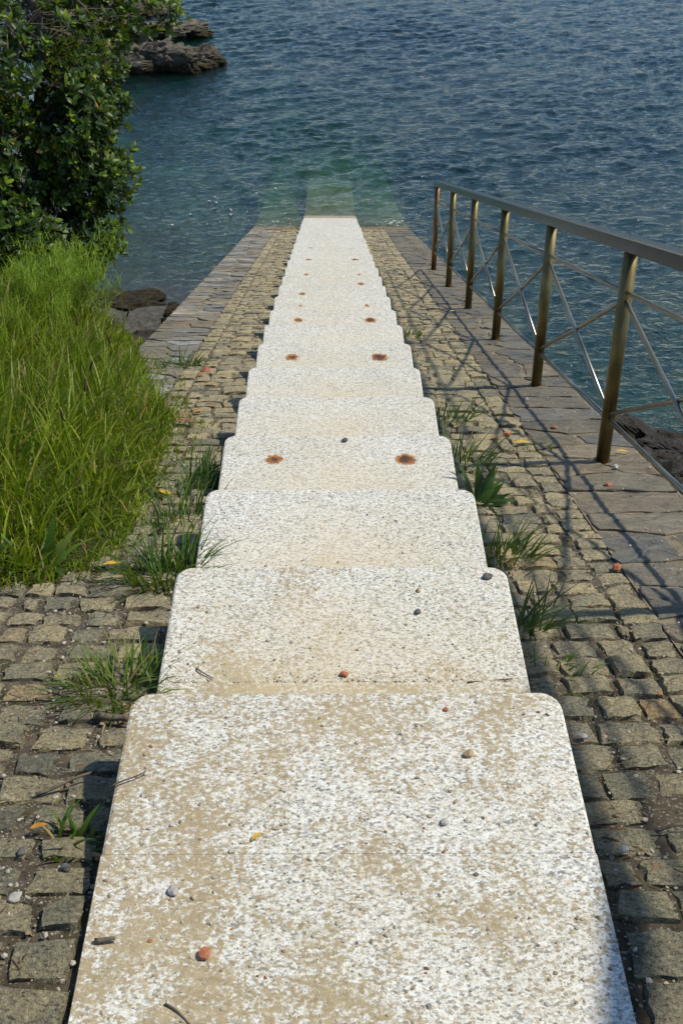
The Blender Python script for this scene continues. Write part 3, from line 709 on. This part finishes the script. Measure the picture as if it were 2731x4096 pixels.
def crown(lobes, nros, leafL, perros=(5, 9), bright=0.0, shell=.62):
    """rosettes of leaves on twig ends through a union of ellipsoid lobes; returns leaf arrays and twig ends"""
    cen = np.array([l[0] for l in lobes]); rad = np.array([l[1] for l in lobes]); vol = rad.prod(1) ** .67; pick = rng.choice(len(lobes), nros, p=vol / vol.sum())
    d = rng.normal(0, 1, (nros, 3)); d /= np.linalg.norm(d, axis=1, keepdims=True)
    r = (shell + (1 - shell) * rng.random(nros) ** .6) * (1 + .10 * rng.normal(0, 1, nros))
    P = cen[pick] + d * rad[pick] * r[:, None]
    cl = vnoise(P[:, 0] + P[:, 1] * .5, P[:, 2], 2.2, 13); keep = cl > .22; P = P[keep]; d = d[keep]; cl = cl[keep]; r = r[keep]
    C = []; A = []; U = []; L = []; W = []; T_ = []
    for p, dd, rr, c_ in zip(P, d, r, cl):
        m = rng.integers(*perros); ax = dd * .7 + np.array([.25, -.1, .65]) + rng.normal(0, .25, 3); ax /= np.linalg.norm(ax)
        t1 = np.cross(ax, [.3, .8, .2]); t1 /= np.linalg.norm(t1); t2 = np.cross(ax, t1); ph = rng.random() * 6.28; young = rng.random() < .42 + bright
        for j in range(m):
            a = ph + j * 2.4; tl = .35 + .65 * j / m
            dirn = (t1 * math.cos(a) + t2 * math.sin(a)) * (1.15 - .5 * tl) + ax * (.25 + .8 * tl) + rng.normal(0, .12, 3)
            C.append(p + ax * .05 * tl - ax * .03); A.append(dirn); U.append(ax + rng.normal(0, .15, 3)); l = leafL * (.65 + .6 * rng.random()) * (1.1 - .3 * tl); L.append(l); W.append(l * (.42 + .14 * rng.random()))
            tt = .12 + .42 * rng.random() + (.38 * tl if young else 0)
            if rng.random() < .005: tt = .975 + .025 * rng.random()
            T_.append(min(tt, .955) if tt < .97 else tt)
    return leaves(np.array(C), np.array(A), np.array(U), np.array(L), np.array(W), np.array(T_)), P
def limb(p, q, r0, r1, wob=.12, n=6):
    p, q = np.array(p, float), np.array(q, float); L = np.linalg.norm(q - p); pts = []
    w1, w2 = rng.normal(0, wob * L, 3), rng.normal(0, wob * L * .5, 3)
    for i in range(n):
        f = i / (n - 1); pts.append(p + (q - p) * f + w1 * math.sin(math.pi * f) * .6 + w2 * math.sin(2 * math.pi * f) * .5)
    return pts, [r0 + (r1 - r0) * i / (n - 1) for i in range(n)]
def woody(name, label, cat, base, lobes, nros, leafL, stems, trunk_mat, bright=0.0, twig_r=.004, bare=()):
    root = tag(empty(name, base), label, cat); o = np.array(base)
    (V, F, t), tips = crown(lobes, nros, leafL, bright=bright)
    mesh_obj('crown', V - o, F, M['leaf'], root, True, {'tint': t})
    nodes = []; tr = MB()
    for (a, b, r0, r1) in stems:
        pts, rr = limb(a, b, r0, r1, .07, 8); tr.add(*tube(pts, rr, 9)); nodes += [p for p in pts[2:]]
    tr.build('trunk', M[trunk_mat], root, True, off=o)
    br = MB()
    for c, rad in lobes:                           # boughs from the nearest trunk node into each lobe
        for _ in range(7):
            d = rng.normal(0, 1, 3); d /= np.linalg.norm(d); e = np.array(c) + d * np.array(rad) * .75
            nn = min(nodes[:len(stems) * 6], key=lambda p: np.linalg.norm(p - e) + 0)
            pts, rr = limb(nn, e, .014, .005, .1, 6); br.add(*tube(pts, rr, 6)); nodes += pts[2:]
    for e in bare:
        nn = min(nodes, key=lambda p: np.linalg.norm(p - np.array(e)))
        pts, rr = limb(nn, e, .010, .0025, .08, 7); br.add(*tube(pts, rr, 5))
        for p in pts[3:]:
            q = p + rng.normal(0, .12, 3); br.add(*tube(limb(p, q, .003, .0012, .1, 4)[0], .002, 4))
    NA = np.array(nodes)
    for tip in tips[::2]:
        nn = NA[np.argmin(((NA - tip) ** 2).sum(1))]
        if np.linalg.norm(nn - tip) < 1.2:
            pts, rr = limb(nn, tip, twig_r, twig_r * .45, .08, 4); br.add(*tube(pts, rr, 4, False))
    br.build('branch', M['twig'], root, True, off=o)
    return root
gz = lambda x, y: float(ground(np.array([x]), np.array([y]))[0])
b1 = (-2.75, 8.3, gz(-2.75, 8.3) - .05)
woody('evergreen_shrub', 'dense glossy evergreen shrub leaning over the water above the grass bank', 'shrub', b1,
      [((-2.75, 8.1, -1.35), (.75, .8, .62)), ((-2.1, 8.0, -1.05), (.42, .55, .40)), ((-2.35, 7.9, -.55), (.60, .6, .42)), ((-3.2, 7.7, -.8), (.7, .7, .7)), ((-2.15, 8.2, -1.62), (.36, .5, .30)), ((-2.7, 7.9, -1.9), (.62, .6, .34)), ((-1.92, 8.1, -1.02), (.24, .3, .26)), ((-1.74, 8.2, -1.0), (.12, .2, .10)), ((-1.88, 8.1, -1.42), (.15, .2, .11)), ((-1.80, 8.3, -.76), (.15, .2, .11)), ((-2.05, 7.8, -1.95), (.36, .45, .26)), ((-2.25, 7.6, -2.0), (.45, .4, .30)), ((-2.7, 7.3, -1.75), (.5, .4, .36)), ((-2.35, 7.2, -1.75), (.30, .3, .24)), ((-2.0, 8.0, -1.5), (.42, .4, .35)), ((-3.6, 7.6, -1.6), (.7, .8, .6))],
      5600, .071, [(b1, (-2.7, 8.2, -1.3), .045, .03), (b1, (-2.3, 8.1, -1.1), .035, .02), (b1, (-3.1, 7.9, -1.0), .04, .02), ((-2.7, 8.2, -1.3), (-2.4, 8.0, -.5), .03, .015)], 'bark',
      bare=[(-2.0, 7.9, -1.95), (-1.95, 7.8, -2.2), (-1.72, 8.1, -.85)])
b2 = (-2.95, 9.3, gz(-2.95, 9.3) - .05)
woody('leafy_tree', 'taller leafy tree with a pale grey trunk and bare twigs reaching over the rocks', 'tree', b2,
      [((-3.0, 9.0, -.35), (.9, .8, .6)), ((-2.2, 9.2, -.62), (.62, .6, .36)), ((-1.72, 9.3, -.50), (.50, .6, .22)), ((-2.3, 9.2, -.1), (.7, .6, .4)), ((-3.2, 9.1, .7), (1.2, 1.1, .6)), ((-1.9, 9.5, .6), (.8, .8, .42)), ((-3.6, 9.0, -1.0), (.8, .8, .6))],
      3600, .071, [(b2, (-2.42, 8.5, -1.1), .06, .05), ((-2.42, 8.5, -1.1), (-2.34, 8.3, -.2), .045, .035), ((-2.34, 8.3, -.2), (-2.6, 9.0, .3), .035, .03), ((-2.6, 9.0, .3), (-2.8, 9.2, 1.2), .035, .015), ((-2.66, 9.0, -.2), (-1.7, 9.3, .1), .025, .012)], 'bark', .0,
      bare=[(-2.9 + 1.35 * random.random(), 8.25 + .3 * random.random(), -.75 + .65 * random.random()) for _ in range(26)] + [(-1.15, 9.4, -.42), (-1.25, 9.2, -.12), (-1.45, 9.3, -.62), (-1.9, 9.2, -.75), (-1.1, 9.5, .02)])

# ---------------------------------------------------------------- rocks
def rock(name, c, size, label, mat, seed, layers=6, cut=.0, sub=5, rotz=0, group=None, rough=.34):
    import bmesh
    bm = bmesh.new(); bmesh.ops.create_icosphere(bm, subdivisions=sub, radius=1); S = Vector((seed * 7.3, seed * 3.1, seed * 5.7))
    ca, sa = math.cos(rotz), math.sin(rotz); V = []
    for v in bm.verts:
        p = v.co.copy(); f = Vector((math.copysign(abs(p.x) ** .75, p.x), math.copysign(abs(p.y) ** .75, p.y), math.copysign(abs(p.z) ** .8, p.z)))
        q = Vector((f.x * size[0], f.y * size[1], f.z * size[2])); s = 1.0 / max(size)
        blk = mn.cell(Vector((q.x * 4.2, q.y * 2.5, q.z * 2.2)) + S) if layers else 0
        d = rough * mn.fractal(q * 1.3 * s * 2 + S, .8, 2.1, 6) + .14 * blk - .10 * abs(mn.noise(Vector((q.x * 5, q.y * 3, q.z * 1.2)) + S))
        q *= 1 + d
        V.append((q.x * ca - q.y * sa, q.x * sa + q.y * ca, q.z))
    F = [tuple(x.index for x in f.verts) for f in bm.faces]; bm.free()
    o = mesh_obj(name, V, F, mat, None, False, None, c)
    return tag(o, label, 'rock', group)
rock('shore_rock', (-4.35, 29.6, ZW + .12), (1.35, .55, .44), 'large fissured brown rock outcrop jutting from under the tree', M['cliff'], 1, sub=6, group='rocks along the far shore')
rock('shore_rock', (-3.25, 30.0, ZW + .02), (.62, .40, .36), 'low weed-covered rock at the water end of the big outcrop', M['cliff'], 2, sub=5, group='rocks along the far shore')
rock('shore_rock', (-5.8, 30.2, ZW + .2), (1.3, .9, .9), 'tall brown rock mostly hidden behind the foliage', M['cliff'], 3, sub=5, group='rocks along the far shore')
rock('shore_rock', (-4.2, 33.0, ZW + .1), (1.1, .6, .24), 'low dark weedy rock behind the big outcrop', M['cliff'], 4, sub=5, group='rocks along the far shore')
rock('shore_rock', (-5.9, 36.0, ZW + .0), (1.7, .8, .25), 'farthest rock on the far shore just under the twigs', M['cliff'], 5, sub=5, group='rocks along the far shore')
rock('shore_rock', (4.1, 10.75, ZW + .02), (1.0, .55, .28), 'long dark wrinkled rock at the waterline beyond the railing', M['shore'], 6, sub=6, rotz=-.35, rough=.34)
rock('shore_rock', (3.3, 10.2, ZW - .05), (.8, .7, .26), 'dark rock tucked against the ramp wall below the railing', M['shore'], 7, sub=5)
rock('shore_rock', (-1.95, 13.6, ZW + .02), (.75, .6, .24), 'flat dark pebbly rock at the shore beside the left ramp edge', M['shore'], 8, sub=5)
rock('shore_rock', (-3.4, 15.4, ZW - .02), (.8, .45, .16), 'low brown rock awash beneath the grass bank', M['shore'], 9, sub=5)
rock('shore_rock', (-4.3, 16.6, ZW - .02), (.6, .35, .14), 'small brown rock awash below the shrub', M['shore'], 10, sub=4)

# ---------------------------------------------------------------- loose grit, pebbles, leaves, twigs
ICO_V = np.array([(0, 0, 1), (.894, 0, .447), (.276, .851, .447), (-.724, .526, .447), (-.724, -.526, .447), (.276, -.851, .447), (.724, .526, -.447), (-.276, .851, -.447), (-.894, 0, -.447), (-.276, -.851, -.447), (.724, -.526, -.447), (0, 0, -1)])
ICO_F = np.array([(0, 1, 2), (0, 2, 3), (0, 3, 4), (0, 4, 5), (0, 5, 1), (1, 6, 2), (2, 7, 3), (3, 8, 4), (4, 9, 5), (5, 10, 1), (6, 7, 2), (7, 8, 3), (8, 9, 4), (9, 10, 5), (10, 6, 1), (11, 7, 6), (11, 8, 7), (11, 9, 8), (11, 10, 9), (11, 6, 10)])
def grit(name, P, size, label, mat='gravel'):
    N = len(P); S = size[:, None, None] * (.6 + .8 * rng.random((N, 1, 3))) * np.array([1, 1, .62]); V = ICO_V[None] * S * (1 + rng.normal(0, .17, (N, 12, 1)))
    a = rng.random(N) * 6.28; c, s = np.cos(a)[:, None], np.sin(a)[:, None]
    V = np.stack([V[..., 0] * c - V[..., 1] * s, V[..., 0] * s + V[..., 1] * c, V[..., 2]], -1) + P[:, None]
    V[..., 2] += (size * .35)[:, None]
    F = (np.arange(N)[:, None, None] * 12 + ICO_F[None]).reshape(-1, 3)
    return tag(mesh_obj(name, V.reshape(-1, 3), F, M[mat], None, False, {'tint': np.repeat(rng.random(N), 12)}), label, 'gravel', kind='stuff')
# on the slab and the first steps
N = 5200; x = rng.uniform(-.445, .445, N); y = rng.uniform(-1.25, -.02, N); dn = vnoise(x, y, 7, 21) * .7 + .55 * sstep(.0, -.9, y) + .25 * sstep(.3, -.4, x) + .15
k = rng.random(N) < sstep(.35, 1.15, dn) * .95; P = np.stack([x, y, 0 * x], 1)[k]; sz = .0010 + .0034 * rng.random(k.sum()) ** 7
N2 = 1100; x2 = rng.uniform(-.43, .43, N2); y2 = .31 + .42 * rng.random(N2) ** 3; P2 = np.stack([x2, y2, np.full(N2, -RISE)], 1); sz2 = .0010 + .0030 * rng.random(N2) ** 6
N3 = 160; P3 = np.stack([rng.uniform(-.42, .42, N3), T + .32 + .4 * rng.random(N3) ** 2, np.full(N3, -2 * RISE)], 1); sz3 = .0012 + .0022 * rng.random(N3) ** 3
grit('gravel', np.concatenate([P, P2, P3]), np.concatenate([sz, sz2, sz3]), 'fine pale grit scattered over the dusty upper steps')
N = 5200; side = rng.random(N) < .6; x = np.where(side, rng.uniform(-.86, -.46, N), rng.uniform(.46, .86, N)); y = -.95 + 4.0 * rng.random(N) ** 1.7
z = rz(y) - .010 + .012 * rng.random(N); grit('gravel', np.stack([x, y, z], 1), .0014 + .0050 * rng.random(N) ** 5, 'loose grit and small stones lodged in the cobble joints')
N = 900; x = rng.uniform(XCR, XR - .02, N); y = -.2 + 6 * rng.random(N) ** 1.4; grit('gravel', np.stack([x, y, rz(y) + .006], 1), .0015 + .004 * rng.random(N) ** 4, 'sparse grit on the slate border under the railing')
N = 9000; x = rng.uniform(-3.6, -1.32, N); y = 6.2 + 9.0 * rng.random(N); z = ground(x, y); k = (z > ZW - .3) & (x > edge_x(y))
P = np.stack([x, y, z], 1)[k]; sz = .018 + .075 * rng.random(k.sum()) ** 3
N = 900; x = XL - .01 - .34 * rng.random(N); y = 6.0 + 3 * rng.random(N); P = np.concatenate([P, np.stack([x, y, ground(x, y) - .005], 1)]); sz = np.concatenate([sz, .012 + .05 * rng.random(N) ** 2.5])
grit('gravel', P, sz, 'grey stones of the little beach between the grass bank and the ramp', 'shore')
N = 7000; x = rng.uniform(XR + .02, 6.0, N); y = 1.0 + 10.2 * rng.random(N); grit('gravel', np.stack([x, y, ground(x, y)], 1), .03 + .13 * rng.random(N) ** 3, 'dark stones of the shore below the railing', 'shore')
# dry plant litter in the joints left of the slab
mb = MB()
for _ in range(260):
    s_ = random.random() < .72
    x, y = (random.uniform(-.80, -.47), -.9 + 2.4 * random.random()) if s_ else (random.uniform(.46, .62), -.6 + 2.2 * random.random())
    a = random.random() * 6.28; l = .008 + .035 * random.random() ** 2; z = float(rz(y)) + .004 * random.random()
    d = Vector((math.cos(a), math.sin(a), random.uniform(-.05, .15))) * l; p = Vector((x, y, z))
    mb.add(*tube([p, p + d * .5 + Vector((0, 0, .003)), p + d], .0011 + .0009 * random.random(), 4), random.random())
tag(mb.build('litter', M['litter']), 'dry stalks and bits of dead plant caught between the cobbles', 'litter', kind='stuff')

fx = np.concatenate([rng.normal(1.08, .10, 26), rng.normal(-.95, .22, 12), rng.normal(-1.7, .5, 18), rng.normal(3.4, .5, 10)]); fy = np.concatenate([rng.normal(18.8, .07, 26), rng.normal(18.9, .12, 12), rng.normal(18.8, 1.0, 18), rng.normal(12.6, .5, 10)])
mb = MB()
for x, y in zip(fx, fy):
    r_ = .005 + .017 * rng.random() ** 2; a = rng.random() * 6
    V = [(x + r_ * 1.6 * math.cos(k * .785 + a) * (.7 + .6 * rng.random()), y + r_ * math.sin(k * .785 + a) * (.7 + .6 * rng.random()), ZW + .022) for k in range(8)]
    mb.add([(x, y, ZW + .022 + r_ * .5)] + V + [(x, y, ZW + .0)], [(0, 1 + k, 1 + (k + 1) % 8) for k in range(8)] + [(9, 1 + (k + 1) % 8, 1 + k) for k in range(8)], 0)
tag(mb.build('foam', mat_flat('sea_foam', [(.3, (.6, .62, .62)), (.7, (.8, .8, .8))], .6, 80), None, True), 'white flecks of foam where the ripples meet the ramp', 'foam', kind='stuff')
def pebble(x, y, z, r, mat, label, seed, flat=.7):
    if abs(x) > .455: x, y = A(x, y); z = float(rz(y)) + .003
    import bmesh
    bm = bmesh.new(); bmesh.ops.create_icosphere(bm, subdivisions=2, radius=1); s = Vector((seed, seed * 2.1, 0))
    for v in bm.verts:
        q = v.co * (1 + .42 * mn.noise(v.co * 1.2 + s) + .16 * mn.noise(v.co * 2.6 + s)); v.co = Vector((q.x * r * 1.25, q.y * r, q.z * r * flat))
    V = [tuple(v.co) for v in bm.verts]; F = [tuple(q.index for q in f.verts) for f in bm.faces]; bm.free()
    o = mesh_obj('pebble', V, F, M[mat], None, False, None, (x, y, z + r * flat * .8)); o.rotation_euler.z = seed
    return tag(o, label, 'pebble', 'larger pebbles lying about')
pebble(-.244, -.658, 0, .010, 'red_stone', 'brick-red pebble on the dusty near slab', 1.1)
pebble(-.310, -.527, 0, .0095, 'white_stone', 'rounded white pebble on the dusty slab near its left edge', 2.3)
pebble(.240, -.190, 0, .009, 'tan_stone', 'tan pebble on the right half of the top step', 3.7)
pebble(.179, -.367, 0, .007, 'white_stone', 'small pale pebble near the joint at the right of the top step', 4.9)
pebble(.206, -.058, 0, .005, 'red_stone', 'tiny red pebble near the far edge of the top step', 5.2)
pebble(.393, .767 - .03, -RISE, .011, 'dark_stone', 'dark grey pebble by the right rounded corner of the first lower step', 6.4)
pebble(.195, .582, -RISE, .0085, 'dark_stone', 'dark pebble in the middle right of the step below the top', 7.7)
pebble(.203, .676, -RISE, .006, 'tan_stone', 'small tan pebble just beyond the dark pebble on the second step', 8.1)
pebble(.001, .335, -RISE, .0085, 'red_stone', 'orange-red pebble in the dust behind the top step edge', 9.3)
pebble(.03, 2.318, -3 * RISE, .010, 'dark_stone', 'dark pebble between the two orange rust patches', 10.2)
pebble(.77, 2.909, float(rz(2.909)) + .004, .016, 'red_stone', 'brick-red stone on the right cobbles beside two leaves', 11.6)
pebble(1.006, 3.049, float(rz(3.05)) + .004, .012, 'red_stone', 'small red stone on the dark slate under the railing', 12.4)
pebble(1.13, 2.34, float(rz(2.34)) + .004, .012, 'white_stone', 'pale stone lying by the foot of the nearest visible post', 13.9)
pebble(1.036, 2.06, float(rz(2.06)) + .006, .013, 'red_stone', 'reddish stone on the slate below the nearest visible post', 14.4)
pebble(.98, 3.7, float(rz(3.7)) + .004, .013, 'white_stone', 'white pebble on the slate between the two nearest posts', 15.5)
pebble(-.742, 4.523, float(rz(4.52)) + .004, .022, 'red_stone', 'red stone on the left cobbles near the lone slate tuft', 16.3)
pebble(-.76, 4.36, float(rz(4.36)) + .004, .018, 'red_stone', 'reddish stone just uphill of the red stone on the left cobbles', 17.3)
pebble(-.508, -.47, float(rz(-.47)) + .002, .009, 'dark_stone', 'grey stone wedged in the shadow left of the near slab', 18.2)
pebble(-.575, -.56, float(rz(-.56)) + .002, .010, 'white_stone', 'cream stone among the debris left of the near slab', 19.6)
pebble(-.60, -.42, float(rz(-.42)) + .002, .007, 'dark_stone', 'blue-grey stone in the weedy joint left of the slab', 20.6)
pebble(.52, .02, float(rz(.02)) + .008, .009, 'white_stone', 'pale grey stone on the cobbles right of the top step', 21.7)
pebble(.505, -.42, float(rz(-.42)) + .008, .008, 'white_stone', 'bluish white stone on the cobbles right of the slab joint', 22.7)
pebble(.85, 1.12, float(rz(1.12)) + .010, .014, 'red_stone', 'crumbled rusty stone on the outer right cobbles', 23.1)
def leaf(x, y, z, l, az, mat, label):
    V, F, t = leaves(np.array([[0, 0, .004]]), np.array([[1, .0, .12]]), np.array([[0, .25, 1.]]), np.array([l]), np.array([l * .48]), np.array([.5]))
    o = mesh_obj('fallen_leaf', V, F, M[mat], None, True, {'tint': t}, (x, y, z)); o.rotation_euler.z = az
    return tag(o, label, 'leaf', 'fallen leaves on the stones')
for a in [(-.731, 1.143, .01, .062, .2, 'yellow_leaf', 'bright yellow leaf on the left cobbles by the big grass tuft'),
          (.913, 7.145, .008, .09, .1, 'yellow_leaf', 'small yellow leaf far down on the right slate border'),
          (.775, 2.735, .01, .075, .1, 'yellow_leaf', 'larger yellow leaf on the right cobbles'), (.679, 2.85, .01, .055, -.2, 'orange_leaf', 'thin orange leaf on the right cobbles next to the yellow one'),
          (1.185, 2.586, .008, .06, 0, 'yellow_leaf', 'yellow-green leaf on the slate right of the near post'), (-.759, 3.123, .015, .12, .2, 'brown_leaf', 'large brown curled leaf at the edge of the grass'),
          (-.694, 3.352, .01, .07, .5, 'orange_leaf', 'small tawny leaf beside the large brown leaf'), (-.599, 2.171, .012, .09, .05, 'orange_leaf', 'orange-brown leaf on the cobbles near the narrow step-edge tuft'),
          (-.683, 1.968, .012, .08, -.4, 'yellow_leaf', 'yellowish leaf half under the edge of the grass'), (-.66, 3.55, .01, .07, 0, 'brown_leaf', 'flat brown leaf lying alone in the middle of the left cobbles'),
          (-.178, -.413, .001, .026, 1.0, 'yellow_leaf', 'tiny curled yellow leaf on the top granite step'), (-.60, -.35, .01, .035, .4, 'orange_leaf', 'small orange leaf in the weedy joint left of the slab')]:
    x, y, dz, l, az, m_, lab = a
    if dz > .002: x, y = A(x, y)
    z = dz if dz < .002 else float(rz(y)) + dz
    leaf(x, y, z, l, az, m_, lab)
def twig(x, y, z, l, az, r, label, mat='twig'):
    if abs(x) > .46: x, y = A(x, y); z = float(rz(y)) + .004
    d = np.array([math.cos(az), math.sin(az), 0]); pts, rr = limb(np.array([0, 0, r]), d * l + np.array([0, 0, r * 2]), r, r * .6, .06, 6)
    V, F = tube(pts, rr, 7); o = mesh_obj('twig', V, F, M[mat], None, True, None, (x, y, z))
    return tag(o, label, 'twig', 'twigs lying on the stones')
twig(-.43, -.632, 0, .034, .05, .005, 'short fat dark twig near the left edge of the dusty slab')
twig(-.30, -.752, 0, .075, -.75, .0024, 'thin dark twig at the bottom of the dusty slab')
twig(-.36, .36, -RISE, .06, -.75, .0022, 'thin curved twig on the left of the dusty lower step')
twig(.30, .305, -RISE, .11, .1, .0025, 'reddish dry stalk along the back of the dusty lower step')
twig(-.455, -.28, .006, .075, .55, .0022, 'pale stalk poking over the left edge of the top step')
twig(-.62, -.22, float(rz(-.22)) + .004, .13, .5, .0045, 'brown twig lying in a joint of the left cobbles')
twig(-.56, .12, float(rz(.12)) + .006, .10, -.35, .010, 'broken grey-brown stick under the bright tuft')
twig(.465, -.02, float(rz(0)) + .008, .10, -.6, .0022, 'looped thin rootlet on the right cobbles by the top step')
twig(.58, -.36, float(rz(-.36)) + .006, .08, .15, .004, 'brown stick between the nearest right cobbles')

# ---------------------------------------------------------------- light, sky, camera
EL, AZ = R(55), R(83)                              # sun over the right, a little ahead; azimuth clockwise from +y
w = bpy.data.worlds.new('World'); sc.world = w; w.use_nodes = True; t = w.node_tree
bg = t.nodes['Background']; sky = t.nodes.new('ShaderNodeTexSky'); sky.sky_type = 'NISHITA'; sky.sun_disc = False
sky.sun_elevation = EL; sky.sun_rotation = AZ; sky.air_density = 1.0; sky.dust_density = .15; sky.ozone_density = 4.0
t.links.new(sky.outputs[0], bg.inputs[0]); bg.inputs[1].default_value = .12
sl = bpy.data.lights.new('sun', 'SUN'); sl.energy = 3.95; sl.angle = R(2.0); sl.color = (1, .935, .80)
so = bpy.data.objects.new('sun', sl); COL.objects.link(so)
sv = Vector((math.sin(AZ) * math.cos(EL), math.cos(AZ) * math.cos(EL), math.sin(EL))); so.rotation_euler = sv.to_track_quat('Z', 'Y').to_euler()
f, p, psi, roll = 2871.4, .57883, .01301, .00611
cam = bpy.data.cameras.new('camera'); co = bpy.data.objects.new('camera', cam); COL.objects.link(co)
cam.sensor_fit = 'VERTICAL'; cam.sensor_height = 36; cam.sensor_width = 24; cam.lens = f / 2352 * 36; cam.clip_end = 2000; cam.clip_start = .05
from mathutils import Matrix
fw = Vector((math.sin(psi) * math.cos(p), math.cos(psi) * math.cos(p), -math.sin(p))); rt = Vector((math.cos(psi), -math.sin(psi), 0)); up = rt.cross(fw)
c_, s_ = math.cos(roll), math.sin(roll); r2 = rt * c_ + up * s_; u2 = -rt * s_ + up * c_
co.matrix_world = Matrix(((r2.x, u2.x, -fw.x, -.03815), (r2.y, u2.y, -fw.y, -2.00242), (r2.z, u2.z, -fw.z, 1.7629), (0, 0, 0, 1)))
sc.camera = co
sc.view_settings.view_transform = 'Standard'; sc.view_settings.look = 'None'; sc.view_settings.exposure = .20; sc.view_settings.gamma = 1
sc.render.engine = 'CYCLES'; cy = sc.cycles; cy.use_denoising = True
try: cy.denoiser = 'OPENIMAGEDENOISE'
except Exception: pass
cy.max_bounces = 8; cy.diffuse_bounces = 3; cy.glossy_bounces = 3; cy.transmission_bounces = 4; cy.transparent_max_bounces = 12; cy.volume_bounces = 1; cy.caustics_reflective = False; cy.caustics_refractive = False
